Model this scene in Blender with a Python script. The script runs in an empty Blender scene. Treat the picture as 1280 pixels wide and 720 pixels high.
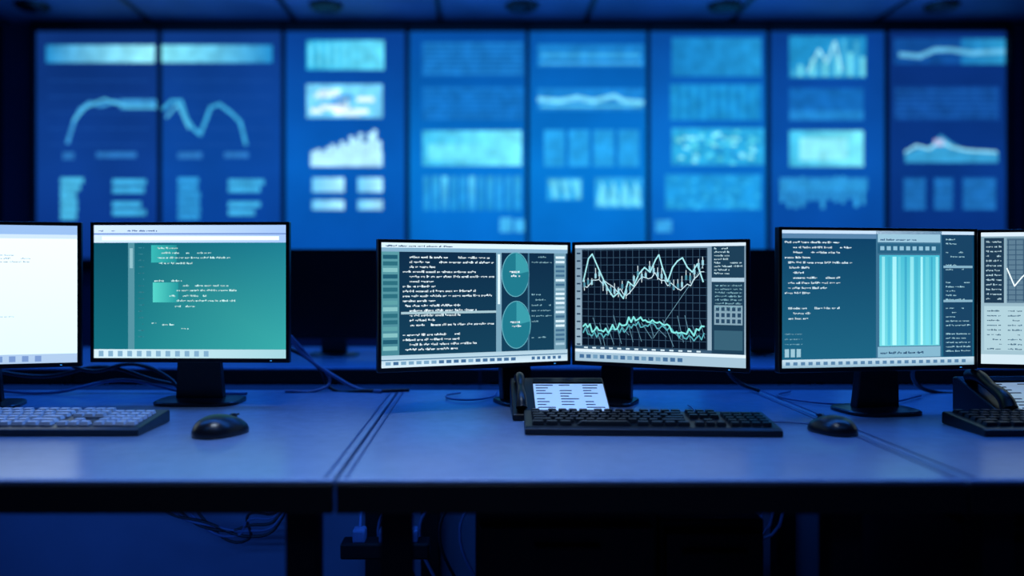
import bpy, bmesh, math, random
from mathutils import Vector, Matrix
random.seed(7)
scene = bpy.context.scene
scene.view_settings.view_transform = 'Standard'
scene.view_settings.look = 'None'

# ------------------------------------------------------------------ helpers
def lin(c):
    out = []
    for v in c[:3]:
        v = v / 255.0
        out.append(v / 12.92 if v <= 0.04045 else ((v + 0.055) / 1.055) ** 2.4)
    return (out[0], out[1], out[2], 1.0)

def mat_pbr(name, rgb, rough=0.5, metal=0.0, noise=0.0, nscale=40.0, bump=0.0, spec=0.5, glow=0.0):
    m = bpy.data.materials.new(name); m.use_nodes = True
    nt = m.node_tree; b = nt.nodes['Principled BSDF']
    c = lin(rgb)
    b.inputs['Base Color'].default_value = c
    b.inputs['Roughness'].default_value = rough
    b.inputs['Metallic'].default_value = metal
    b.inputs['Specular IOR Level'].default_value = spec
    if glow > 0:
        b.inputs['Emission Color'].default_value = c; b.inputs['Emission Strength'].default_value = glow
    if noise > 0 or bump > 0:
        tc = nt.nodes.new('ShaderNodeTexCoord')
        n = nt.nodes.new('ShaderNodeTexNoise'); n.inputs['Scale'].default_value = nscale
        n.inputs['Detail'].default_value = 5
        nt.links.new(tc.outputs['Object'], n.inputs['Vector'])
        if noise > 0:
            r = nt.nodes.new('ShaderNodeValToRGB')
            r.color_ramp.elements[0].position = 0.3; r.color_ramp.elements[1].position = 0.7
            r.color_ramp.elements[0].color = tuple(x * (1 - noise) for x in c[:3]) + (1,)
            r.color_ramp.elements[1].color = tuple(min(1, x * (1 + noise)) for x in c[:3]) + (1,)
            nt.links.new(n.outputs['Fac'], r.inputs['Fac'])
            nt.links.new(r.outputs['Color'], b.inputs['Base Color'])
        if bump > 0:
            bp = nt.nodes.new('ShaderNodeBump'); bp.inputs['Strength'].default_value = bump
            bp.inputs['Distance'].default_value = 0.002
            nt.links.new(n.outputs['Fac'], bp.inputs['Height'])
            nt.links.new(bp.outputs['Normal'], b.inputs['Normal'])
    return m

def mat_screen(name, strength, sampled, tint_noise=0.0, nscale=3.0):
    m = bpy.data.materials.new(name); m.use_nodes = True
    nt = m.node_tree; nt.nodes.clear()
    out = nt.nodes.new('ShaderNodeOutputMaterial')
    em = nt.nodes.new('ShaderNodeEmission'); em.inputs['Strength'].default_value = strength
    at = nt.nodes.new('ShaderNodeAttribute'); at.attribute_name = 'Col'
    src = at.outputs['Color']
    if tint_noise > 0:
        tc = nt.nodes.new('ShaderNodeTexCoord')
        n = nt.nodes.new('ShaderNodeTexNoise'); n.inputs['Scale'].default_value = nscale
        n.inputs['Detail'].default_value = 3
        nt.links.new(tc.outputs['Object'], n.inputs['Vector'])
        mr = nt.nodes.new('ShaderNodeMapRange')
        mr.inputs['From Min'].default_value = 0.3; mr.inputs['From Max'].default_value = 0.7
        mr.inputs['To Min'].default_value = 1 - tint_noise; mr.inputs['To Max'].default_value = 1 + tint_noise
        nt.links.new(n.outputs['Fac'], mr.inputs['Value'])
        vm = nt.nodes.new('ShaderNodeVectorMath'); vm.operation = 'SCALE'
        nt.links.new(src, vm.inputs[0]); nt.links.new(mr.outputs['Result'], vm.inputs['Scale'])
        src = vm.outputs['Vector']
    nt.links.new(src, em.inputs['Color'])
    nt.links.new(em.outputs[0], out.inputs['Surface'])
    m.cycles.emission_sampling = 'FRONT_BACK' if sampled else 'NONE'
    return m

def mat_emit(name, rgb, strength):
    m = bpy.data.materials.new(name); m.use_nodes = True
    nt = m.node_tree; nt.nodes.clear()
    out = nt.nodes.new('ShaderNodeOutputMaterial')
    em = nt.nodes.new('ShaderNodeEmission'); em.inputs['Strength'].default_value = strength
    em.inputs['Color'].default_value = lin(rgb)
    nt.links.new(em.outputs[0], out.inputs['Surface'])
    return m

def empty(name, loc=(0, 0, 0), rot=(0, 0, 0)):
    e = bpy.data.objects.new(name, None); e.location = loc; e.rotation_euler = rot
    e.empty_display_size = 0.1
    scene.collection.objects.link(e); return e

def finish(name, bm, mat, parent=None, loc=(0, 0, 0), rot=(0, 0, 0), smooth=False):
    me = bpy.data.meshes.new(name); bm.normal_update(); bm.to_mesh(me); bm.free()
    ob = bpy.data.objects.new(name, me); scene.collection.objects.link(ob)
    ob.location = loc; ob.rotation_euler = rot
    if parent: ob.parent = parent
    for m in (mat if isinstance(mat, (list, tuple)) else [mat]): me.materials.append(m)
    if smooth:
        for p in me.polygons: p.use_smooth = True
    return ob

def add_box(bm, c, s, taper=0.0):
    x, y, z = c; a, b, h = s[0] / 2, s[1] / 2, s[2] / 2
    t = 1 - taper
    vs = [bm.verts.new(v) for v in [(x - a, y - b, z - h), (x + a, y - b, z - h), (x + a, y + b, z - h), (x - a, y + b, z - h),
                                    (x - a * t, y - b * t, z + h), (x + a * t, y - b * t, z + h), (x + a * t, y + b * t, z + h), (x - a * t, y + b * t, z + h)]]
    for f in [(0, 3, 2, 1), (4, 5, 6, 7), (0, 1, 5, 4), (1, 2, 6, 5), (2, 3, 7, 6), (3, 0, 4, 7)]:
        bm.faces.new([vs[i] for i in f])
    return vs

def box(name, c, s, mat, parent=None, bevel=0.0, seg=2, taper=0.0):
    bm = bmesh.new(); add_box(bm, (0, 0, 0), s, taper)
    if bevel > 0:
        bmesh.ops.bevel(bm, geom=bm.edges[:], offset=bevel, segments=seg, affect='EDGES', profile=0.5)
    return finish(name, bm, mat, parent, c)

def prism(name, pts, axis_len, mat, parent=None, loc=(0, 0, 0), rot=(0, 0, 0), bevel=0.0):
    """extrude (y,z) profile along x"""
    bm = bmesh.new(); a = axis_len / 2
    l = [bm.verts.new((-a, p[0], p[1])) for p in pts]; r = [bm.verts.new((a, p[0], p[1])) for p in pts]
    bm.faces.new(l); bm.faces.new(r[::-1]); n = len(pts)
    for i in range(n): bm.faces.new([l[(i + 1) % n], l[i], r[i], r[(i + 1) % n]])
    bmesh.ops.recalc_face_normals(bm, faces=bm.faces[:])
    if bevel: bmesh.ops.bevel(bm, geom=bm.edges[:], offset=bevel, segments=2, affect='EDGES', profile=0.5)
    return finish(name, bm, mat, parent, loc, rot)

def cable(name, pts, r, mat, parent=None):
    cu = bpy.data.curves.new(name, 'CURVE'); cu.dimensions = '3D'; cu.bevel_depth = r; cu.bevel_resolution = 2
    cu.resolution_u = 8
    sp = cu.splines.new('BEZIER'); sp.bezier_points.add(len(pts) - 1)
    for p, q in zip(sp.bezier_points, pts):
        p.co = q; p.handle_left_type = p.handle_right_type = 'AUTO'
    ob = bpy.data.objects.new(name, cu); scene.collection.objects.link(ob)
    cu.materials.append(mat)
    if parent: ob.parent = parent
    return ob

# ------------------------------------------------------------------ materials
M_BLACK = mat_pbr('black_plastic', (9, 10, 14), 0.35, noise=0.15, nscale=60)
M_BEZEL = mat_pbr('bezel_plastic', (5, 6, 9), 0.3, noise=0.1, nscale=60)
M_OFF = mat_pbr('glass_off_display', (6, 7, 12), 0.25)
M_BASE = mat_pbr('stand_base_plastic', (9, 11, 17), 0.28, noise=0.1)
M_DESK = mat_pbr('desk_laminate', (112, 134, 164), 0.27, noise=0.06, nscale=30, bump=0.02)
M_DESKEDGE = mat_pbr('desk_edge_band', (34, 56, 104), 0.4, noise=0.05)
M_EDGEF = mat_pbr('desk_front_edge_highlight', (110, 140, 190), 0.35, noise=0.05)  # pale tone paints the bright edge highlight into the colour
M_FRAME = mat_pbr('desk_frame_powdercoat', (6, 7, 10), 0.6, noise=0.1, spec=0.3)
M_PANEL = mat_pbr('modesty_panel_laminate', (110, 125, 155), 0.6, noise=0.08, nscale=4)
M_CAB = mat_pbr('cabinet_metal', (10, 11, 15), 0.5, noise=0.1, spec=0.3)
M_CABLE = mat_pbr('cable_rubber', (14, 17, 26), 0.4, noise=0.1)
M_CABLEL = mat_pbr('cable_grey', (80, 100, 140), 0.4, noise=0.1)
M_KEYL = mat_pbr('keycap_grey', (190, 202, 218), 0.4, noise=0.06)
M_KEYD = mat_pbr('keycap_black', (24, 32, 40), 0.32, noise=0.1)
M_KBB = mat_pbr('keyboard_body', (12, 15, 20), 0.35, noise=0.1)
M_KBBL = mat_pbr('keyboard_body_grey', (28, 37, 48), 0.35, noise=0.1)
M_MOUSE = mat_pbr('mouse_plastic', (16, 19, 26), 0.3, noise=0.1)
M_PAPER = mat_pbr('phone_label_card_added_glow', (190, 222, 236), 0.5, noise=0.03, glow=0.42)  # glow added to brighten the card; the card itself is no lamp
M_INK = mat_pbr('phone_label_print', (40, 60, 90), 0.5, noise=0.05)
M_WALL = mat_pbr('wall_paint', (24, 34, 64), 0.8, noise=0.12, nscale=3)
M_CEIL = mat_pbr('ceiling_panel', (90, 105, 140), 0.7, noise=0.25, nscale=2)
M_FLOOR = mat_pbr('floor_carpet', (60, 70, 100), 0.8, noise=0.25, nscale=50, bump=0.2)
M_VFRAME = mat_pbr('video_wall_frame', (4, 6, 10), 0.4, noise=0.1)
M_SCR = mat_screen('monitor_display', 1.3, True)
M_TXT = mat_screen('monitor_display_text', 1.3, False)
M_VW = mat_screen('video_wall_display', 1.2, True, 0.14, 1.4)
M_VWT = mat_screen('video_wall_graphics', 1.25, False, 0.22, 9.0)
M_LED = mat_emit('power_led', (60, 160, 255), 1.0)

# ------------------------------------------------------------------ room
def room_plane(name, c, s, mat):
    return box(name, c, s, mat)
XL, XR, YB, YF, ZC = -4.1, 4.6, 6.15, -2.2, 3.05
room_plane('floor', ((XL + XR) / 2, (YB + YF) / 2, -0.05), (XR - XL + 0.2, YB - YF + 0.2, 0.1), M_FLOOR)
room_plane('ceiling', ((XL + XR) / 2, (YB + YF) / 2, ZC + 0.05), (XR - XL + 0.2, YB - YF + 0.2, 0.1), M_CEIL)
room_plane('wall_back', ((XL + XR) / 2, YB + 0.05, ZC / 2), (XR - XL + 0.2, 0.1, ZC), M_WALL)
room_plane('wall_left', (XL - 0.05, (YB + YF) / 2, ZC / 2), (0.1, YB - YF, ZC), M_WALL)
room_plane('wall_right', (XR + 0.05, (YB + YF) / 2, ZC / 2), (0.1, YB - YF, ZC), M_WALL)
room_plane('wall_front', ((XL + XR) / 2, YF - 0.05, ZC / 2), (XR - XL + 0.2, 0.1, ZC), M_WALL)
box('baseboard_back', ((XL + XR) / 2, YB - 0.01, 0.05), (XR - XL, 0.02, 0.1), M_FRAME)
for i, x in enumerate([-3.85, -3.7, 4.2]):
    box('trim_%d' % (i + 1), (x, YB - 0.02, ZC / 2), (0.05, 0.04, ZC), M_VFRAME)
cg = empty('ceiling_grid_rails', (0, 0, 0))
for i in range(7):
    box('rail_x_%d' % i, ((XL + XR) / 2, -1.5 + i * 1.05, ZC - 0.006), (XR - XL, 0.03, 0.012), M_VFRAME, cg)
for i in range(8):
    box('rail_y_%d' % i, (-3.6 + i * 1.1, 2, ZC - 0.007), (0.03, 8.2, 0.012), M_VFRAME, cg)
def downlight(x, y):
    e = empty('ceiling_downlight', (x, y, ZC))
    for nm, r, h, m in (('ring', 0.12, 0.03, M_VFRAME), ('lens', 0.09, 0.036, M_OFF)):
        bm = bmesh.new(); bmesh.ops.create_cone(bm, cap_ends=True, segments=32, radius1=r * 0.9, radius2=r, depth=h)
        finish(nm, bm, m, e, (0, 0, -h / 2))
for x in (-3.2, -1.1, 0.3, 1.75, 3.3): downlight(x, 5.72)

# ------------------------------------------------------------------ flat display painter (local 0..1 coordinates of each display)
class Canvas:
    def __init__(s, x0, y0, x1, y1, W=1.0, H=1.0):
        s.x0, s.y0, s.w, s.h, s.W, s.H = x0, y0, x1 - x0, y1 - y0, W, H
        s.q = {'bg': [], 'txt': []}
    def P(s, x, y): return ((x - s.x0) / s.w - 0.5), (0.5 - (y - s.y0) / s.h)
    def poly(s, pts, cols, layer, k='txt'):
        if not isinstance(cols, list): cols = [cols] * len(pts)
        s.q[k].append(([s.P(*p) for p in pts], cols, layer))
    def rect(s, x0, y0, x1, y1, col, layer=1, k='txt', bot=None, right=None):
        tl = bl = br = tr = col
        if bot: bl = br = bot
        if right: tr = right; br = right if not bot else bot
        s.poly([(x0, y0), (x0, y1), (x1, y1), (x1, y0)], [tl, bl, br, tr], layer, k)
    def line(s, pts, w, col, layer=3):
        for (a, b), (c, d) in zip(pts[:-1], pts[1:]):
            L = math.hypot(c - a, d - b) or 1; nx, ny = -(d - b) / L * w / 2, (c - a) / L * w / 2
            ex, ey = (c - a) / L * w * 0.3, (d - b) / L * w * 0.3
            p = [(a + nx - ex, b + ny - ey), (c + nx + ex, d + ny + ey), (c - nx + ex, d - ny + ey), (a - nx - ex, b - ny - ey)]
            s.poly(p[::-1], col, layer)
    def ellipse(s, cx, cy, rx, ry, col, layer=2, n=32):
        pts = [(cx + rx * math.cos(-t * 2 * math.pi / n), cy + ry * math.sin(-t * 2 * math.pi / n)) for t in range(n)]
        s.poly(pts, col, layer)
    def text(s, x0, x1, y, col, h=2.0, layer=2, fill=0.85, cw=1.5):
        # words made of letter strokes: an x-height band plus ascenders
        x = x0
        while x < x1:
            wl = random.randint(2, 9)
            if random.random() < fill:
                for _ in range(wl):
                    if x + cw > x1: break
                    hh = h * random.choice((0.62, 0.62, 0.7, 1.0)); f = random.uniform(0.75, 1.0)
                    s.rect(x, y - hh, x + cw * random.uniform(0.7, 1.0), y - random.choice((0, 0, 0.12, 0.3)) * h, tuple(c * f for c in col), layer)
                    x += cw
            else: x += wl * cw * 0.6
            x += cw * 1.0
    def build(s, parent, yoff, mbg, mtx, names=('display', 'display_graphics'), step=0.0004):
        for k, nm, m in (('bg', names[0], mbg), ('txt', names[1], mtx)):
            if not s.q[k]: continue
            verts, faces, cols = [], [], []
            for pts, cs, ly in s.q[k]:
                b = len(verts)
                for p in pts: verts.append((p[0] * s.W, yoff - step * ly, p[1] * s.H))
                faces.append(list(range(b, b + len(pts)))); cols += [lin(c) for c in cs]
            me = bpy.data.meshes.new(nm); me.from_pydata(verts, [], faces)
            ca = me.color_attributes.new('Col', 'FLOAT_COLOR', 'POINT')
            for i, c in enumerate(cols): ca.data[i].color = c
            me.materials.append(m)
            ob = bpy.data.objects.new(nm, me); scene.collection.objects.link(ob); ob.parent = parent

# ------------------------------------------------------------------ monitors
DESK_Z = 0.75
def monitor(cx, cy, cz, W, H, yaw, canvas=None, bezel=0.010, chin=0.012, neck_dx=0.0, neck_w=0.11, base_w=0.22, base_d=0.17, deskz=DESK_Z, neck_tilt=0.0, neck_dy=0.05):
    e = empty('desktop_monitor', (cx, cy, cz), (0, 0, yaw))
    D = 0.022
    bm = bmesh.new()
    o = [(-W/2, -H/2), (W/2, -H/2), (W/2, H/2), (-W/2, H/2)]
    i_ = [(-W/2 + bezel, -H/2 + chin), (W/2 - bezel, -H/2 + chin), (W/2 - bezel, H/2 - bezel), (-W/2 + bezel, H/2 - bezel)]
    vo = [bm.verts.new((x, -D/2, z)) for x, z in o]
    vi = [bm.verts.new((x, -D/2, z)) for x, z in i_]
    vr = [bm.verts.new((x, -D/2 + 0.005, z)) for x, z in i_]
    vb = [bm.verts.new((x, D/2, z)) for x, z in o]
    vk = [bm.verts.new((x * 0.72, D/2 + 0.022, z * 0.66)) for x, z in o]
    for a in range(4):
        b = (a + 1) % 4
        bm.faces.new([vo[a], vo[b], vi[b], vi[a]]); bm.faces.new([vi[a], vi[b], vr[b], vr[a]])
        bm.faces.new([vo[b], vo[a], vb[a], vb[b]]); bm.faces.new([vb[b], vb[a], vk[a], vk[b]])
    bm.faces.new(vr); bm.faces.new(vk[::-1])
    bmesh.ops.recalc_face_normals(bm, faces=bm.faces[:])
    ed = [x for x in bm.edges if all(v in vo or v in vb for v in x.verts)]
    bmesh.ops.bevel(bm, geom=ed, offset=0.0022, segments=2, affect='EDGES', profile=0.5)
    finish('housing', bm, M_BEZEL, e)
    sw, sh = W - 2 * bezel, H - bezel - chin; zc = (chin - bezel) / 2
    if canvas is None:
        box('display_off', (0, -D/2 + 0.0045, zc), (sw, 0.001, sh), M_OFF, e)
    else:
        s = empty('display_mount', (0, 0, zc)); s.parent = e
        canvas.W, canvas.H = sw, sh
        canvas.build(s, -D/2 + 0.0042, M_SCR, M_TXT)
        box('power_button', (W/2 - 0.05, -D/2 - 0.0005, -H/2 + chin * 0.5), (0.005, 0.001, 0.002), M_LED, e)
    zb = deskz - cz
    box('mount_hub', (neck_dx * 0.5, D/2 + 0.028, -H * 0.1), (0.13 + abs(neck_dx), 0.03, 0.13), M_BLACK, e, 0.005)
    zt = -H * 0.05
    pts = [(D/2 + 0.034, zt), (D/2 + 0.054, zt), (D/2 + neck_dy + 0.03, zb + 0.012), (D/2 + neck_dy, zb + 0.012)]
    bm = bmesh.new()
    tw, bw = neck_w * 0.40, neck_w * 0.54
    vs = []
    for (yy, zz), hw in zip(pts, (tw, tw, bw, bw)):
        sx = neck_dx + (neck_tilt if zz < zt - 0.01 else 0)
        vs.append((bm.verts.new((sx - hw, yy, zz)), bm.verts.new((sx + hw, yy, zz))))
    for a in range(4):
        b = (a + 1) % 4; bm.faces.new([vs[a][0], vs[b][0], vs[b][1], vs[a][1]])
    bm.faces.new([v[0] for v in vs]); bm.faces.new([v[1] for v in vs])
    bmesh.ops.recalc_face_normals(bm, faces=bm.faces[:])
    bmesh.ops.bevel(bm, geom=bm.edges[:], offset=0.003, segments=2, affect='EDGES', profile=0.5)
    finish('neck', bm, M_BLACK, e)
    bm = bmesh.new()
    ring = []
    bwid, bdep = base_w / 2, base_d / 2
    for k in range(40):
        t = k / 40 * 2 * math.pi
        c, s_ = math.cos(t), math.sin(t)
        ring.append((math.copysign(abs(c) ** 0.55, c) * bwid, math.copysign(abs(s_) ** 0.55, s_) * bdep))
    lo = [bm.verts.new((x, y, 0)) for x, y in ring]; mi = [bm.verts.new((x, y, 0.007)) for x, y in ring]
    hi = [bm.verts.new((x * 0.96, y * 0.94, 0.010)) for x, y in ring]
    ce = [bm.verts.new((x * 0.35, y * 0.3, 0.015)) for x, y in ring]
    for A, B in ((lo, mi), (mi, hi), (hi, ce)):
        for a in range(40): b = (a + 1) % 40; bm.faces.new([A[a], A[b], B[b], B[a]])
    bm.faces.new(ce); bm.faces.new(lo[::-1])
    finish('base', bm, M_BASE, e, (neck_dx + neck_tilt, D/2 + neck_dy + 0.012, zb + 0.0005))
    return e

C = Canvas
WHT = (225, 240, 248)
# ---- left-most: white document
a = C(-137, 281, 99, 448)
a.rect(-137, 281, 99, 448, (226, 242, 250), 0, 'bg', bot=(208, 234, 243))
a.rect(-137, 281, 99, 292, (140, 175, 220), 1); a.rect(-137, 292, 99, 297, (190, 212, 240), 1)
a.rect(-137, 437, 99, 448, (160, 186, 216), 1)
for y in (318, 322, 326, 340, 352, 380, 392): a.text(-130, random.choice((10, 30, 48)), y, (160, 190, 212), 1.6)
for x in range(-130, 60, 14): a.rect(x, 439, x + 7, 446, (110, 140, 190), 2)
# ---- code editor, teal
b = C(120, 281, 361, 448)
b.rect(120, 303, 165, 437, (12, 76, 96), 0, 'bg', bot=(18, 102, 116))
b.poly([(165, 303), (165, 437), (361, 437), (361, 303)], [(16, 90, 108), (26, 118, 128), (50, 154, 154), (26, 114, 132)], 0, 'bg')
b.rect(120, 281, 361, 303, (196, 218, 246), 0, 'bg', right=(150, 182, 230))
b.rect(120, 291, 361, 293, (110, 140, 195), 1); b.rect(130, 295, 352, 300, (225, 240, 250), 1)
b.text(126, 200, 289, (70, 100, 150), 2)
b.rect(163, 303, 171, 437, (76, 134, 148), 1); b.rect(165, 310, 169, 335, (130, 175, 185), 2)
b.rect(120, 437, 361, 448, (195, 218, 228), 0, 'bg', right=(150, 195, 205))
for x in range(126, 260, 12): b.rect(x, 439, x + 6, 446, (120, 160, 188), 1)
b.rect(192, 306, 224, 328, (50, 168, 166), 1, right=(30, 130, 138)); b.rect(194, 353, 226, 378, (76, 194, 184), 1, right=(32, 138, 144))
for y, x0, x1 in ((311, 200, 236), (317, 205, 268), (323, 200, 292), (330, 202, 246), (352, 196, 232), (358, 232, 290), (364, 224, 300), (371, 215, 262), (377, 224, 298),
                  (384, 222, 250), (405, 184, 200), (407, 206, 222), (412, 230, 240)):
    b.text(x0, x1, y, (190, 228, 228), 2.4)
for y in range(310, 430, 8): b.text(176, 184, y, (55, 130, 145), 1.8)
# ---- code + pie charts
c = C(475, 303, 708, 456)
c.rect(475, 303, 708, 456, (12, 38, 64), 0, 'bg', bot=(18, 60, 84))
c.rect(475, 303, 708, 309, (200, 222, 235), 1); c.rect(475, 309, 708, 314, (120, 160, 185), 1); c.text(480, 560, 308, (60, 90, 120), 2.2, 3)
c.rect(475, 314, 496, 441, (80, 140, 150), 1, bot=(66, 124, 138))
for y in range(318, 438, 8):
    c.rect(477, y, 494, y + 5, random.choice([(40, 100, 115), (120, 175, 178), (84, 146, 152), (30, 85, 105)]), 2)
ys = 322
while ys < 437:
    if random.random() < 0.92: c.text(500 + random.choice((0, 0, 3, 8)), random.choice((540, 570, 590, 606, 612)), ys, (215, 232, 240), 3.0, 2, 0.95, 1.7)
    ys += 6.0
c.rect(498, 388, 614, 391, (150, 180, 190), 3)
c.rect(614, 314, 621, 441, (110, 150, 170), 1); c.rect(616, 316, 619, 380, (205, 225, 235), 2)
c.rect(655, 314, 657, 441, (60, 105, 130), 1)
c.rect(690, 314, 706, 441, (100, 140, 160), 1)
for y in range(318, 436, 6): c.rect(692, y, 704, y + 3, random.choice([(200, 220, 230), (60, 100, 130), (150, 182, 198)]), 2)
for (cx, cy, rx, ry) in ((639, 342, 17, 28), (640, 407, 18, 30)):
    c.ellipse(cx, cy, rx + 1, ry + 1, (90, 160, 175), 1); c.ellipse(cx, cy, rx, ry, (28, 110, 128), 2)
    c.poly([(cx, cy), (cx + rx, cy - 4), (cx + rx * 0.9, cy - ry * 0.5), (cx + rx * 0.4, cy - ry * 0.9), (cx, cy - ry)], (52, 142, 155), 3)
    c.text(cx - 8, cx + 6, cy - 2, WHT, 4, 4, 1, 2.6); c.text(cx - 6, cx + 7, cy + 3, WHT, 3, 4, 1, 2.4)
for y in range(320, 436, 7):
    if random.random() < 0.7: c.text(660, random.choice((672, 680, 687)), y, (130, 175, 190), 2.0)
c.rect(475, 441, 708, 456, (155, 186, 202), 1, bot=(195, 216, 228)); c.rect(475, 446, 708, 447.5, (80, 120, 150), 2)
for x in range(480, 640, 9): c.rect(x, 449, x + 6, 453, random.choice([(60, 100, 140), (110, 150, 180)]), 3)
for x in range(660, 700, 7): c.rect(x, 449, x + 4, 453, (60, 100, 140), 3)
# ---- trading chart
d = C(720, 304, 933, 457)
d.rect(720, 304, 933, 457, (110, 136, 156), 0, 'bg', bot=(140, 165, 182))
d.rect(720, 304, 933, 308, (195, 212, 226), 1)
d.rect(729, 310, 888, 437, (6, 15, 31), 1)
for i in range(20): x = 729 + i * 8.3; d.rect(x, 310, x + 0.7, 437, (46, 72, 94), 2)
for i in range(14): y = 311 + i * 9.6; d.rect(729, y, 888, y + 0.7, (46, 72, 94), 2)
for i in range(13): d.rect(722, 314 + i * 10, 727, 316 + i * 10, (30, 55, 80), 2)
up = [(731, 352), (738, 322), (743, 316), (750, 332), (758, 350), (764, 362), (771, 372), (778, 366), (784, 374), (790, 352), (797, 358), (804, 342), (811, 334), (818, 340), (825, 324), (829, 318), (834, 336), (840, 352), (846, 334), (852, 326), (858, 322), (864, 334), (870, 340), (876, 330), (883, 352)]
d.line(up, 1.7, (150, 210, 218), 4)
up2 = [(x, 355 + 10 * math.sin(x * 0.09) - 0.08 * (x - 800) + random.uniform(-5, 5)) for x in range(732, 886, 4)]
d.line(up2, 1.0, (185, 212, 222), 4)
for x in range(732, 886, 5):
    yy = 352 + 11 * math.sin(x * 0.09 + 0.6) - 0.1 * (x - 800) + random.uniform(-7, 7)
    d.rect(x, yy - random.uniform(4, 11), x + 0.8, yy + random.uniform(3, 10), (200, 220, 228), 3)
    d.rect(x - 0.8, yy - 3, x + 1.8, yy + 3, random.choice([(140, 190, 205), (70, 130, 150)]), 4)
lo = [(x, 407 - 9 * math.sin((x - 730) * 0.058 + 3.3) + random.uniform(-5, 5)) for x in range(731, 886, 3)]
d.line(lo, 2.0, (120, 210, 208), 5)
lo2 = [(x, 414 - 7 * math.sin((x - 730) * 0.055 + 3.4) + random.uniform(-5, 5)) for x in range(731, 886, 3)]
d.line(lo2, 1.5, (80, 160, 172), 4)
for x in range(735, 884, 9): d.line([(x, 400 + random.uniform(-6, 12)), (x + random.uniform(5, 14), 428 + random.uniform(-8, 8))], 0.7, (90, 130, 150), 3)
d.line([(822, 424), (884, 330)], 0.6, (100, 140, 158), 3)
d.rect(720, 437, 893, 441, (50, 80, 105), 1)
for x in range(732, 886, 11): d.rect(x, 438, x + 5, 440, (190, 210, 220), 2)
d.rect(893, 308, 931, 441, (26, 56, 78), 1)
y = 312
while y < 345: d.text(896, random.choice((914, 922, 929)), y, (170, 200, 212), 2.4, 2); y += 4.4
d.rect(893, 347, 931, 352, (160, 186, 202), 2)
while y < 378:
    y += 4.4; d.text(897, 929, y + 6, (120, 165, 180), 2.2, 3)
d.rect(896, 381, 929, 405, (120, 150, 166), 2)
for i in range(5):
    for j in range(3): d.rect(898 + i * 6.3, 383 + j * 7.5, 902 + i * 6.3, 388 + j * 7.5, (35, 65, 90), 3)
d.rect(896, 412, 929, 436, (50, 88, 108), 2)
d.rect(720, 441, 933, 445, (205, 220, 230), 2); d.rect(720, 445, 933, 457, (150, 178, 196), 1)
for x in range(726, 860, 9): d.rect(x, 448, x + 6, 453, random.choice([(60, 100, 140), (100, 140, 170)]), 3)
# ---- code + cyan bars
f = C(975, 289, 1212, 457)
f.rect(975, 289, 1212, 457, (12, 56, 90), 0, 'bg', bot=(26, 92, 120))
f.rect(975, 289, 1212, 293, (180, 204, 226), 1); f.rect(975, 293, 1090, 299, (80, 120, 155), 1)
ys = 305
while ys < 432:
    if ys < 372 or 382 < ys < 402: f.text(979 + random.choice((0, 0, 4, 10)), random.choice((1010, 1030, 1046, 1060)), ys, (200, 224, 235), 2.6, 2, 0.9, 1.6)
    elif random.random() < 0.3: f.text(979, 1000, ys, (110, 160, 180), 1.8)
    ys += 6.2
f.rect(1089, 289, 1171, 447, (54, 102, 132), 1)
f.rect(1091, 293, 1169, 303, (140, 180, 200), 2); f.text(1094, 1140, 301, (40, 80, 120), 2.4, 3)
f.rect(1091, 305, 1169, 317, (36, 88, 118), 2)
for x in range(1094, 1165, 8): f.rect(x, 308, x + 5, 313, (130, 175, 196), 3)
f.rect(1093, 319, 1168, 432, (66, 172, 194), 2, bot=(104, 198, 208))
for i, x in enumerate((1096, 1103, 1109, 1116, 1124, 1131, 1137, 1144, 1150, 1157, 1163)):
    cc = [(130, 206, 216), (62, 164, 188), (150, 218, 226), (90, 186, 202), (52, 152, 182)][i % 5]
    f.rect(x, 321, x + random.uniform(2, 5), 431, cc, 3, bot=tuple(min(255, v + 15) for v in cc))
f.rect(1091, 433, 1169, 446, (120, 166, 188), 2); f.text(1094, 1150, 442, (30, 70, 110), 3, 3)
f.rect(1173, 293, 1210, 446, (22, 60, 90), 1)
ys = 300
while ys < 444:
    if random.random() < 0.75: f.text(1176, random.choice((1190, 1200, 1208)), ys, (150, 195, 210), 2.0, 2)
    ys += 5.4
f.rect(1173, 375, 1210, 378, (120, 160, 180), 2); f.rect(1173, 332, 1210, 335, (120, 160, 180), 2)
f.rect(975, 447, 1212, 457, (180, 204, 218), 1, bot=(135, 170, 190))
for x in range(980, 1200, 9): f.rect(x, 450, x + 5, 454, (80, 120, 155), 3)
for x in range(979, 1000, 7): f.rect(x, 434, x + 5, 444, (140, 180, 195), 2)
# ---- far right: table and chart
g = C(1225, 291, 1462, 457)
g.rect(1225, 291, 1462, 457, (120, 150, 166), 0, 'bg', bot=(150, 180, 192))
g.rect(1225, 291, 1462, 296, (200, 216, 228), 1)
g.rect(1229, 298, 1250, 380, (26, 52, 74), 1); g.rect(1253, 298, 1458, 380, (84, 114, 134), 1)
for y in range(301, 378, 6): g.text(1231, 1248, y + 3, (170, 200, 212), 2.4, 2)
for i in range(26): g.rect(1254 + i * 8, 300, 1255 + i * 8, 378, (50, 80, 105), 2)
for i in range(13): g.rect(1253, 300 + i * 6.3, 1458, 301 + i * 6.3, (50, 80, 105), 2)
g.line([(1253 + i * 8, 345 + random.uniform(-25, 18)) for i in range(26)], 1.4, (225, 240, 245), 3)
g.rect(1229, 384, 1458, 440, (160, 190, 200), 1)
for y in range(388, 438, 6):
    for x in range(1232, 1450, 22): g.text(x, x + 16, y + 3, (70, 105, 130), 2, 2)
g.rect(1225, 445, 1462, 457, (190, 210, 220), 1)

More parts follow.
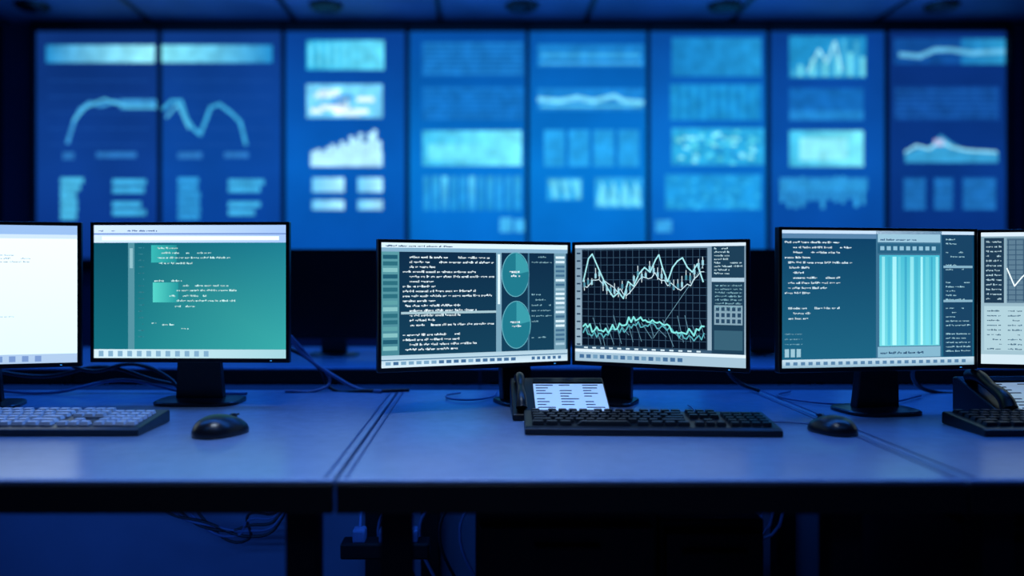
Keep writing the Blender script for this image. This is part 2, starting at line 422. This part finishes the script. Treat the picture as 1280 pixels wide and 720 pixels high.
def mon_between(lx, ly, rx, ry, zt, zb, **k):
    W = math.hypot(rx - lx, ry - ly); yaw = math.atan2(ry - ly, rx - lx)
    return monitor((lx + rx) / 2, (ly + ry) / 2, (zt + zb) / 2, W, zt - zb, yaw, **k)
mon_between(-1.625, 2.06, -1.094, 2.20, 1.257, 0.862, canvas=a)
mon_between(-1.074, 2.215, -0.522, 2.20, 1.259, 0.872, canvas=b, neck_w=0.125, bezel=0.009, base_w=0.24)
mon_between(-0.264, 2.05, 0.250, 2.245, 1.205, 0.862, canvas=c, neck_dx=0.115, neck_w=0.092, neck_tilt=0.035, bezel=0.009, base_w=0.12, base_d=0.15)
mon_between(0.261, 2.245, 0.692, 2.05, 1.205, 0.862, canvas=d, neck_dx=-0.115, neck_w=0.088, neck_tilt=-0.02, bezel=0.009, base_w=0.12, base_d=0.15)
mon_between(0.742, 2.00, 1.292, 2.09, 1.233, 0.868, canvas=f, neck_w=0.115, bezel=0.008, neck_dx=0.045, base_w=0.2)
mon_between(1.308, 2.11, 1.84, 2.00, 1.232, 0.868, canvas=g, bezel=0.008, neck_dx=0.05, base_w=0.2)

# ------------------------------------------------------------------ desks
def desk(x0, x1, y0=1.42, y1=2.53, name='office_desk', legs=(), z=DESK_Z, front_panel=False):
    e = empty(name, ((x0 + x1) / 2, (y0 + y1) / 2, 0))
    ox, oy = e.location.x, e.location.y
    w = x1 - x0 - 0.006
    box('tabletop', (0, 0, z - 0.0125), (w, y1 - y0, 0.025), M_DESK, e, 0.004, 3)
    box('edge_strip_a', (-w/2 + 0.016, 0, z + 0.0006), (0.005, y1 - y0 - 0.012, 0.0012), M_DESKEDGE, e)
    box('edge_strip_b', (w/2 - 0.016, 0, z + 0.0006), (0.005, y1 - y0 - 0.012, 0.0012), M_DESKEDGE, e)
    box('front_edge_highlight', (0, y0 - 0.002 - oy, z - 0.004), (w, 0.008, 0.006), M_EDGEF, e, 0.0015)  # thin added strip, a painted highlight along the front edge
    box('apron_lip', (0, y0 - 0.001 - oy, z - 0.034), (w, 0.018, 0.052), M_FRAME, e, 0.002)
    box('rear_beam', (0, y1 - 0.05 - oy, z - 0.05), (w, 0.04, 0.05), M_FRAME, e, 0.002)
    for i, lx in enumerate(legs):
        box('leg_front_%d' % i, (lx - ox, y0 + 0.05 - oy, (z - 0.03) / 2 + 0.01), (0.058, 0.06, z - 0.05), M_FRAME, e, 0.004)
        box('leg_rear_%d' % i, (lx - ox, y1 - 0.06 - oy, (z - 0.055) / 2 + 0.01), (0.058, 0.06, z - 0.075), M_FRAME, e, 0.004)
        box('foot_%d' % i, (lx - ox, 0, 0.0125), (0.066, y1 - y0 - 0.02, 0.025), M_FRAME, e, 0.004)
    box('modesty_panel', (0, y1 - 0.012 - oy, 0.38), (w, 0.018, 0.62), M_PANEL, e)
    if front_panel:
        box('front_panel', (0, y0 - 0.012 - oy, 0.37), (w, 0.012, 0.62), M_PANEL, e)
    return e
desk(-1.95, -0.257, legs=(-1.88, -0.322))
desk(-0.257, 0.863, legs=(-0.152, 0.662))
desk(0.863, 2.30, legs=(0.935, 2.2))
for x0, x1 in ((-3.2, -1.6), (-1.6, 0.0), (0.0, 1.6), (1.6, 3.2)):
    desk(x0, x1, 3.15, 4.05, legs=(x0 + 0.08, x1 - 0.08), front_panel=True)
for x, z in ((-2.3, 1.02), (-0.66, 1.03), (0.30, 1.02), (1.28, 1.03), (2.4, 1.02)):
    monitor(x, 3.55, z, 0.60, 0.40, 0.0)

# ------------------------------------------------------------------ keyboards
def keyboard(cx, cy, w, yaw, keym, bodym, dep=0.175):
    e = empty('computer_keyboard', (cx, cy, DESK_Z + 0.001), (0, 0, yaw))
    prism('body', [(-dep/2, 0), (-dep/2, 0.014), (-dep/2 + 0.012, 0.018), (dep/2 - 0.006, 0.030), (dep/2, 0.026), (dep/2, 0)], w, bodym, e, bevel=0.0025)
    bm = bmesh.new()
    u = (w - 0.03) / 22.6
    slope = (0.030 - 0.018) / (dep - 0.018)
    rows = 6; rd = (dep - 0.034) / rows
    for r in range(rows):
        y = -dep/2 + 0.02 + rd * (r + 0.5)
        z = 0.0185 + slope * (y + dep/2 - 0.012) + 0.004
        if r == 0: layout = [1.3, 1.3, 1.3, 6.0, 1.3, 1.3, 1.2, 1.3]
        elif r == 1: layout = [2.2] + [1] * 10 + [1.8 + 1.0]
        elif r == 2: layout = [1.7] + [1] * 11 + [2.3]
        elif r == 3: layout = [1.5] + [1] * 12 + [1.5]
        elif r == 4: layout = [1] * 13 + [2]
        else: layout = [1, -0.6] + [1] * 4 + [-0.4] + [1] * 4 + [-0.4] + [1] * 4 + [-0.0001]
        x = -w/2 + 0.015
        def key(x, wd, hgt=0.008):
            add_box(bm, (x + wd * u / 2, y, z), (wd * u * 0.86, rd * 0.80, hgt), 0.18)
        tot = sum(abs(l) for l in layout); k = 15.0 / tot
        for l in layout:
            if l > 0: key(x, l * k)
            x += abs(l) * k * u
        x = -w/2 + 0.015 + 15.35 * u
        if r in (0, 3, 4, 5):
            for j in range(3): key(x + j * u, 1)
        elif r == 1: key(x + u, 1)
        x += 3.3 * u
        for j in range(4):
            if r < 5: key(x + j * 0.98 * u, 0.98)
    finish('keys', bm, keym, e)
    return e
keyboard(-1.066, 1.885, 0.60, 0.0, M_KEYL, M_KBBL, 0.185)
keyboard(0.392, 1.875, 0.575, math.radians(-2.5), M_KEYD, M_KBB, 0.165)
keyboard(1.415, 1.875, 0.575, math.radians(1), M_KEYD, M_KBB, 0.165)

# ------------------------------------------------------------------ mice
def mouse(cx, cy, yaw, s=1.0, tail=None):
    e = empty('computer_mouse', (cx, cy, DESK_Z + 0.001), (0, 0, yaw))
    bm = bmesh.new(); bmesh.ops.create_uvsphere(bm, u_segments=40, v_segments=24, radius=1)
    for v in bm.verts:
        x, y, z = v.co
        hw = 0.050 * (1 - 0.10 * math.cos(y * 2.2))
        z2 = max(z, -0.12)
        v.co = (math.copysign(abs(x) ** 0.9, x) * hw * s, y * 0.064 * s, (z2 + 0.12) * 0.038 * s * (1.0 - 0.18 * y))
    finish('shell', bm, M_MOUSE, e, smooth=True)
    box('button_split', (0, 0.032 * s, 0.0345 * s), (0.0015, 0.045 * s, 0.004), M_OFF, e)
    bm = bmesh.new(); bmesh.ops.create_cone(bm, cap_ends=True, segments=24, radius1=0.009, radius2=0.009, depth=0.007, matrix=Matrix.Rotation(math.pi/2, 4, 'Y'))
    finish('scroll_wheel', bm, M_KBBL, e, (0, 0.036 * s, 0.031 * s))
    if tail: cable('cord', tail, 0.002, M_CABLEL, e)
mouse(-0.590, 1.82, math.radians(-28), 1.06)
mouse(0.810, 1.84, math.radians(20), 0.92, [(0, 0.055, 0.008), (-0.02, 0.11, 0.004), (-0.10, 0.16, 0.004), (-0.16, 0.22, 0.004), (-0.10, 0.42, 0.004)])

# ------------------------------------------------------------------ desk phones
def phone(cx, cy, yaw, s=1.0, hr=0.017):
    e = empty('desk_phone', (cx, cy, DESK_Z + 0.001), (0, 0, yaw))
    e.scale = (s, s, s)
    prism('body', [(-0.10, 0), (-0.10, 0.016), (0.08, 0.096), (0.10, 0.092), (0.10, 0)], 0.275, M_BLACK, e, bevel=0.004)
    ang = math.atan2(0.08, 0.18)
    face = empty('faceplate_mount', (0, -0.10, 0.016), (ang, 0, 0)); face.parent = e
    box('label_card', (0.030, 0.082, 0.002), (0.205, 0.150, 0.003), M_PAPER, face, 0.001)
    box('lcd_window', (0.030, 0.176, 0.002), (0.205, 0.022, 0.004), M_OFF, face, 0.001)
    bm = bmesh.new()
    for r in range(10):
        for c_ in range(3):
            x0 = -0.066 + c_ * 0.068
            if (r * 2 + c_) % 7 == 3: continue
            wd = random.uniform(0.022, 0.054)
            add_box(bm, (x0 + wd / 2, 0.017 + r * 0.0145, 0.004), (wd, 0.0035, 0.0012), 0.1)
    finish('memory_key_labels', bm, M_INK, face)
    cu = bpy.data.curves.new('handset', 'CURVE'); cu.dimensions = '3D'; cu.bevel_depth = hr; cu.bevel_resolution = 4
    cu.use_fill_caps = True
    sp = cu.splines.new('BEZIER'); P = [(-0.112, 0.02, 0.010), (-0.112, 0.04, 0.024), (-0.112, 0.10, 0.027), (-0.112, 0.16, 0.024), (-0.112, 0.18, 0.010)]
    sp.bezier_points.add(4)
    for q, p, r in zip(sp.bezier_points, P, (1.25, 1.1, 0.8, 1.1, 1.25)):
        q.co = p; q.radius = r; q.handle_left_type = q.handle_right_type = 'AUTO'
    cu.materials.append(M_BLACK)
    ho = bpy.data.objects.new('handset', cu); scene.collection.objects.link(ho); ho.parent = face
phone(0.205, 2.075, 0.0, 0.90, 0.013)
phone(1.405, 2.06, math.radians(4), 0.96)

# ------------------------------------------------------------------ cables on/behind desk
cb = empty('monitor_cable_bundle')
def rc(pts, r=0.004, m=M_CABLE): cable('cable', pts, r, m, cb)
rc([(-0.80, 2.30, 0.95), (-0.62, 2.45, 0.90), (-0.50, 2.50, 0.82), (-0.47, 2.50, 0.762), (-0.35, 2.47, 0.756), (-0.22, 2.49, 0.756)], 0.006)
rc([(-0.60, 2.42, 0.95), (-0.54, 2.48, 0.86), (-0.46, 2.50, 0.80), (-0.38, 2.50, 0.757), (-0.3, 2.45, 0.756)], 0.006, M_CABLEL)
rc([(-0.58, 2.44, 0.93), (-0.51, 2.50, 0.83), (-0.47, 2.50, 0.78), (-0.50, 2.48, 0.757), (-0.6, 2.46, 0.756)], 0.005, M_CABLEL)
rc([(-1.55, 2.45, 0.83), (-1.35, 2.47, 0.80), (-1.15, 2.46, 0.83), (-1.0, 2.46, 0.79), (-0.85, 2.47, 0.757)], 0.006)
rc([(-1.6, 2.44, 0.78), (-1.3, 2.42, 0.757), (-1.1, 2.46, 0.79), (-0.9, 2.44, 0.757), (-0.7, 2.40, 0.757)], 0.005, M_CABLEL)
rc([(-1.3, 2.43, 0.87), (-1.2, 2.45, 0.82), (-1.06, 2.45, 0.84), (-0.95, 2.44, 0.80), (-0.9, 2.42, 0.757)], 0.006)
rc([(-0.06, 2.42, 0.757), (-0.10, 2.36, 0.757), (-0.05, 2.28, 0.757), (0.03, 2.33, 0.757), (0.05, 2.42, 0.757)], 0.003, M_CABLEL)
rc([(0.95, 2.45, 0.757), (0.88, 2.36, 0.757), (0.92, 2.25, 0.757), (1.02, 2.2, 0.757), (1.15, 2.24, 0.757), (1.3, 2.36, 0.757)], 0.003, M_CABLEL)
rc([(0.70, 2.3, 0.90), (0.74, 2.42, 0.84), (0.80, 2.47, 0.78), (0.86, 2.46, 0.757)], 0.006)
rc([(1.25, 2.25, 0.9), (1.30, 2.4, 0.80), (1.38, 2.45, 0.757), (1.6, 2.45, 0.757)], 0.006)
uc = empty('under_desk_cables')
for i in range(5):
    dx = 0.03 * i
    cable('hanging_cable', [(-1.02 + dx, 2.38, 0.66), (-0.94 + dx, 2.36, 0.43 - 0.008 * i), (-0.80 + dx, 2.35, 0.385 - 0.012 * i), (-0.68, 2.35, 0.345 + 0.016 * i), (-0.60, 2.35, 0.37 + 0.012 * i), (-0.575 + dx * 0.3, 2.38, 0.66)], 0.0045, M_CABLEL if i % 2 else M_CABLE, uc)
for i in range(6):
    x = -0.27 + i * 0.06
    cable('hanging_cable', [(x, 2.40, 0.67), (x + 0.03, 2.37, 0.5), (x - 0.03, 2.36, 0.36), (x + 0.04, 2.36, 0.15), (x + 0.05, 2.3, 0.03)], 0.005, M_CABLE if i % 2 else M_CABLEL, uc)
for i in range(3):
    x = 0.66 + 0.03 * i
    cable('hanging_cable', [(x, 2.40, 0.67), (x + 0.05, 2.37, 0.4), (x + 0.10, 2.36, 0.33), (x + 0.16, 2.36, 0.67)], 0.005, M_CABLEL, uc)
ps = empty('power_strip', (-0.235, 2.0, 0.0))
box('mount_bracket', (0, 0.0, 0.21), (0.03, 0.03, 0.42), M_FRAME, ps, 0.003)
box('floor_plate', (0, 0.0, 0.006), (0.16, 0.12, 0.012), M_FRAME, ps, 0.003)
box('strip', (0.0, 0.0, 0.43), (0.22, 0.06, 0.04), M_CAB, ps, 0.005)
for i in range(3):
    box('plug_%d' % i, (-0.065 + i * 0.065, -0.005, 0.465), (0.032, 0.04, 0.035), M_CABLEL, ps, 0.006)
    cable('plug_cord', [(-0.065 + i * 0.065, 0, 0.48), (-0.06 + i * 0.065, 0.02, 0.55), (-0.02 + i * 0.06, 0.16, 0.60), (0.0 + i * 0.05, 0.3, 0.64)], 0.004, M_CABLEL, ps)

# ------------------------------------------------------------------ cabinets below
def cabinet(x0, x1, y0, y1, h, name='drawer_cabinet'):
    e = empty(name, ((x0 + x1) / 2, (y0 + y1) / 2, 0)); w = x1 - x0; dd = y1 - y0
    box('carcass', (0, 0.01, h / 2), (w, dd - 0.02, h), M_CAB, e, 0.004)
    n = 3; hh = (h - 0.04) / n
    for i in range(n):
        z = 0.02 + hh * (i + 0.5)
        box('drawer_front_%d' % i, (0, -dd/2 + 0.006, z), (w - 0.02, 0.018, hh - 0.008), M_CAB, e, 0.003)
        box('handle_%d' % i, (0, -dd/2 - 0.010, z + hh * 0.25), (0.14, 0.014, 0.01), M_FRAME, e, 0.003)
cabinet(-0.01, 0.385, 1.72, 2.25, 0.595)
cabinet(0.395, 0.625, 1.74, 2.25, 0.575)
cabinet(0.98, 1.50, 1.60, 2.25, 0.605)
cabinet(1.55, 2.1, 1.60, 2.25, 0.605)

# ------------------------------------------------------------------ video wall (design grid: 1 unit = 6 mm)
GX0, GX1, GY0, GY1 = 40, 1264, 30, 326
WW, HH = (GX1 - GX0) * 0.006, (GY1 - GY0) * 0.006
vw = empty('video_wall', (0.312, 6.0, 2.112))
v = Canvas(GX0, GY0, GX1, GY1, WW, HH)
box('backing', (0, 0.05, 0), (WW + 0.04, 0.08, HH + 0.04), M_VFRAME, vw, 0.005)
px = [(45, 197), (202, 351), (357, 506), (512, 657), (662, 808), (813, 958), (963, 1106), (1111, 1258)]
top = [(12, 46, 110), (12, 50, 118), (8, 58, 136), (6, 70, 150), (6, 76, 156), (8, 70, 150), (8, 56, 132), (8, 42, 108)]
mid = [(12, 56, 132), (10, 66, 148), (6, 86, 174), (6, 108, 194), (6, 112, 198), (8, 102, 190), (8, 76, 160), (8, 50, 122)]
bot = [(8, 46, 122), (6, 56, 136), (4, 74, 162), (4, 94, 182), (4, 98, 186), (5, 88, 178), (6, 64, 148), (6, 42, 112)]
for (x0, x1), t, mm, bb in zip(px, top, mid, bot):
    v.rect(x0, 39, x1, 210, t, 0, 'bg', bot=mm)
    v.rect(x0, 210, x1, 324, mm, 0, 'bg', bot=bb)
    box('bezel_bar', (((x0 - 2.5) - (GX0 + GX1) / 2) * 0.006, -0.004, 0), (0.020, 0.03, HH), M_VFRAME, vw)
box('bezel_bar', ((1261 - (GX0 + GX1) / 2) * 0.006, -0.004, 0), (0.020, 0.03, HH), M_VFRAME, vw)
box('bezel_top', (0, -0.004, HH/2 - 0.022), (WW, 0.03, 0.044), M_VFRAME, vw)
box('bezel_bottom', (0, -0.004, -HH/2 + 0.008), (WW, 0.03, 0.018), M_VFRAME, vw)
R = v.rect
R(57, 56, 193, 78, (30, 130, 190), 1, right=(140, 225, 240)); R(202, 56, 340, 78, (120, 215, 235), 1, right=(30, 130, 190))
v.line([(84, 178), (92, 152), (100, 136), (112, 128), (126, 132), (142, 127), (160, 130), (194, 128)], 4, (60, 150, 210), 2)
v.line([(92, 150), (106, 134), (130, 124), (160, 134), (194, 134)], 3, (80, 180, 220), 3)
R(150, 124, 194, 136, (60, 150, 210), 1)
v.line([(204, 136), (214, 126), (226, 126), (233, 148), (241, 160), (250, 168), (257, 150), (263, 134), (274, 130), (290, 142), (300, 152), (307, 180)], 4, (60, 165, 215), 2)
v.line([(208, 146), (222, 130), (236, 160)], 3, (80, 180, 220), 3)
for x in (60, 215):
    for k in range(5): R(x, 100 + k * 20, x + 125, 100.8 + k * 20, (24, 74, 150), 1)
for x, y, w, h in ((78, 190, 14, 9), (120, 190, 50, 7), (222, 190, 30, 8), (280, 190, 30, 7)): R(x, y, x + w, y + h, (40, 110, 180), 1)
for x0 in (75, 222):
    for k in range(6): R(x0, 222 + k * 9, x0 + random.randint(20, 29), 229 + k * 9, (70, 175, 215) if x0 < 100 else (45, 145, 205), 1)
for x0, x1, y in ((140, 182, 224), (140, 180, 234), (140, 176, 252), (140, 182, 262), (285, 330, 224), (285, 325, 233), (285, 325, 252), (285, 318, 262)): R(x0, y, x1, y + 7, (60, 165, 215), 1)
R(383, 50, 480, 87, (40, 160, 205), 1, right=(90, 205, 235))
for k in range(9): R(386 + k * 10.5, 54, 391 + k * 10.5, 83, (90, 200, 230), 2)
R(383, 105, 478, 147, (110, 200, 240), 1)
for k in range(16): x = random.uniform(385, 450); y = random.uniform(106, 140); R(x, y, x + random.uniform(12, 28), y + 6, random.choice([(225, 245, 252), (40, 130, 200), (200, 238, 250)]), 2)
R(388, 190, 478, 208, (150, 218, 245), 1)
for k, h in enumerate((4, 6, 3, 8, 12, 9, 16, 12, 22, 18, 26, 14, 26, 30, 16)): R(390 + k * 5.8, 192 - h, 395.5 + k * 5.8, 208, (170, 226, 248), 2)
for x0, x1, y0, y1 in ((390, 430, 222, 240), (447, 478, 222, 240), (390, 430, 250, 262), (447, 478, 250, 262)): R(x0, y0, x1, y1, (100, 190, 235), 1, right=(160, 224, 248))
R(527, 52, 655, 95, (16, 96, 172), 1); R(527, 108, 655, 150, (14, 98, 176), 1)
for k in range(7): R(530, 54 + k * 6, 652, 56 + k * 6, (30, 122, 192), 2)
for k in range(7): R(530, 110 + k * 6, 652, 112 + k * 6, (24, 112, 186), 2)
R(528, 163, 652, 207, (60, 182, 228), 1, right=(110, 222, 242)); R(535, 180, 610, 200, (100, 212, 240), 2)
for k in range(11): R(529 + k * 11.4, 220, 537 + k * 11.4, 263, random.choice([(50, 160, 215), (80, 190, 230), (40, 145, 208)]), 1, bot=(30, 140, 208))
R(672, 55, 805, 83, (24, 118, 190), 1); R(676, 66, 800, 72, (50, 150, 210), 2); R(676, 78, 802, 80, (70, 165, 215), 2)
R(672, 110, 805, 138, (24, 120, 195), 1)
v.line([(674, 124), (700, 126), (722, 122), (742, 126), (768, 120), (780, 126), (803, 128)], 6, (110, 205, 240), 2); R(676, 131, 802, 134, (80, 185, 228), 2)
for k in range(4): R(680 + k * 31, 162, 706 + k * 31, 208, (34, 146, 214), 1)
for k in range(3): x = 686 + k * 14; v.poly([(x, 225), (x + 6, 248), (x + 12, 248), (x + 12, 225)], (90, 195, 232), 2)
for x in (746, 760, 774, 788): v.poly([(x, 255), (x + 13, 258), (x + 12, 236), (x + 6, 226)], (100, 205, 238), 2)
R(684, 222, 728, 250, (38, 152, 216), 1); R(744, 222, 803, 260, (44, 156, 218), 1)
R(840, 47, 952, 95, (22, 118, 182), 1, right=(30, 135, 195)); R(838, 105, 952, 150, (22, 125, 190), 1)
for k in range(9): R(840 + k * 12.3, 107, 846 + k * 12.3, 148, (28, 138, 200), 2)
R(840, 160, 955, 206, (40, 158, 210), 1)
for k in range(70): x = random.uniform(842, 948); y = random.uniform(162, 202); R(x, y, x + 6, y + 4, random.choice([(130, 228, 240), (80, 200, 226), (30, 130, 190)]), 2)
R(832, 218, 952, 262, (28, 140, 206), 1)
for k in range(40): x = random.uniform(834, 945); y = random.uniform(220, 258); R(x, y, x + 6, y + 3, (44, 166, 224), 2)
R(820, 275, 840, 290, (50, 150, 215), 1); R(625, 272, 640, 290, (60, 165, 222), 1); R(643, 274, 655, 290, (60, 165, 222), 1)
R(987, 45, 1083, 97, (28, 130, 185), 1)
for k in range(12):
    h = (8, 14, 10, 22, 34, 18, 40, 26, 46, 30, 44, 24)[k]; R(990 + k * 7.8, 95 - h, 996 + k * 7.8, 95, (100, 200, 220) if k % 2 else (60, 160, 205), 2)
v.line([(1010, 90), (1024, 62), (1034, 78), (1044, 52), (1052, 88)], 2.5, (150, 220, 235), 3)
R(987, 110, 1080, 150, (18, 96, 170), 1); R(987, 138, 1080, 150, (30, 120, 190), 2)
R(987, 163, 1080, 208, (60, 175, 215), 1, right=(110, 215, 232)); R(1000, 172, 1060, 200, (130, 222, 238), 2)
for k in range(13): R(976 + k * 8.4, 222 + random.uniform(-2, 6), 981 + k * 8.4, 258 + random.uniform(-10, 4), (44, 145, 205), 1)
R(975, 222, 1085, 238, (36, 130, 195), 1)
R(1118, 48, 1202, 80, (14, 70, 140), 1); R(1202, 48, 1257, 80, (24, 110, 170), 1, right=(40, 140, 190))
v.line([(1126, 68), (1150, 70), (1170, 62), (1190, 62), (1215, 66), (1255, 64)], 6, (90, 170, 210), 2)
R(1118, 108, 1250, 150, (14, 64, 136), 1)
for k in range(6): R(1120, 112 + k * 6.5, 1248, 114 + k * 6.5, (22, 84, 156), 2)
v.poly([(1132, 203), (1248, 203), (1248, 190), (1228, 188), (1205, 186), (1190, 178), (1176, 168), (1162, 184), (1146, 186), (1132, 192)], (50, 145, 195), 2)
v.line([(1132, 190), (1146, 182), (1162, 186), (1176, 176), (1190, 184), (1210, 188), (1246, 190)], 3, (140, 210, 232), 3)
R(1168, 174, 1180, 182, (180, 180, 220), 3)
for x0, x1 in ((1130, 1158), (1168, 1192), (1204, 1246)):
    R(x0, 222, x1, 262, (18, 84, 154), 1)
    for k in range(5): R(x0 + 2, 225 + k * 8, x1 - 2, 229 + k * 8, (30, 108, 176), 2)
v.build(vw, 0.008, M_VW, M_VWT, ('display', 'display_graphics'), 0.0012)

# ------------------------------------------------------------------ lights
def area(name, loc, rot, sx, sy, power, col, spread=180):
    l = bpy.data.lights.new(name, 'AREA'); l.shape = 'RECTANGLE'; l.size = sx; l.size_y = sy
    l.energy = power; l.color = col; l.spread = math.radians(spread)
    o = bpy.data.objects.new(name, l); scene.collection.objects.link(o); o.location = loc; o.rotation_euler = rot
area('ceiling_strip_light_rear', (0.2, 4.4, 2.98), (0, 0, 0), 6.5, 0.25, 60, (0.02, 0.19, 1.0))
area('ceiling_strip_light_middle', (0.2, 2.45, 2.98), (math.radians(12), 0, 0), 6.0, 0.25, 85, (0.025, 0.22, 1.0))
area('added_front_fill', (0.0, 0.2, 2.98), (0, 0, 0), 5.0, 0.25, 16, (0.04, 0.26, 1.0))  # added fill with no fixture, brightens the faces turned to the camera
area('ceiling_panel_light', (-0.15, 1.25, 2.98), (0, 0, 0), 0.9, 0.4, 6.5, (0.6, 0.76, 1.0), 62)
area('added_ceiling_fill', (0.2, 5.2, 2.5), (math.radians(180), 0, 0), 6.5, 0.2, 30, (0.04, 0.28, 1.0))  # added fill aimed upward to brighten the ceiling, no fixture there
area('added_under_desk_fill_left', (-1.15, 1.7, 0.66), (math.radians(50), 0, 0), 1.2, 0.03, 3.0, (0.04, 0.22, 1.0))  # added blue fill for the panel under the left desk, no real LED
area('added_under_desk_fill_center', (-0.2, 1.9, 0.66), (math.radians(50), 0, 0), 0.3, 0.03, 0.7, (0.04, 0.24, 1.0))  # added fill behind the centre legs, not an actual LED strip
area('added_under_desk_fill_right', (0.75, 2.1, 0.66), (math.radians(50), 0, 0), 0.2, 0.03, 0.4, (0.04, 0.24, 1.0))  # small added fill for the gap at the right, no LED fitted
w = bpy.data.worlds.new('World'); scene.world = w; w.use_nodes = True
w.node_tree.nodes['Background'].inputs[0].default_value = (0.01, 0.05, 0.2, 1); w.node_tree.nodes['Background'].inputs[1].default_value = 0.15

# ------------------------------------------------------------------ camera
cd = bpy.data.cameras.new('camera'); cam = bpy.data.objects.new('camera', cd); scene.collection.objects.link(cam)
cam.location = (0, 0, 1.11); cam.rotation_euler = (math.radians(90), 0, 0)
cd.sensor_width = 36; cd.lens = 28.125; cd.clip_start = 0.05
cd.shift_x = 40 / 1280; cd.shift_y = -15 / 1280
cd.dof.use_dof = True; cd.dof.focus_distance = 2.1; cd.dof.aperture_fstop = 0.85
scene.camera = cam
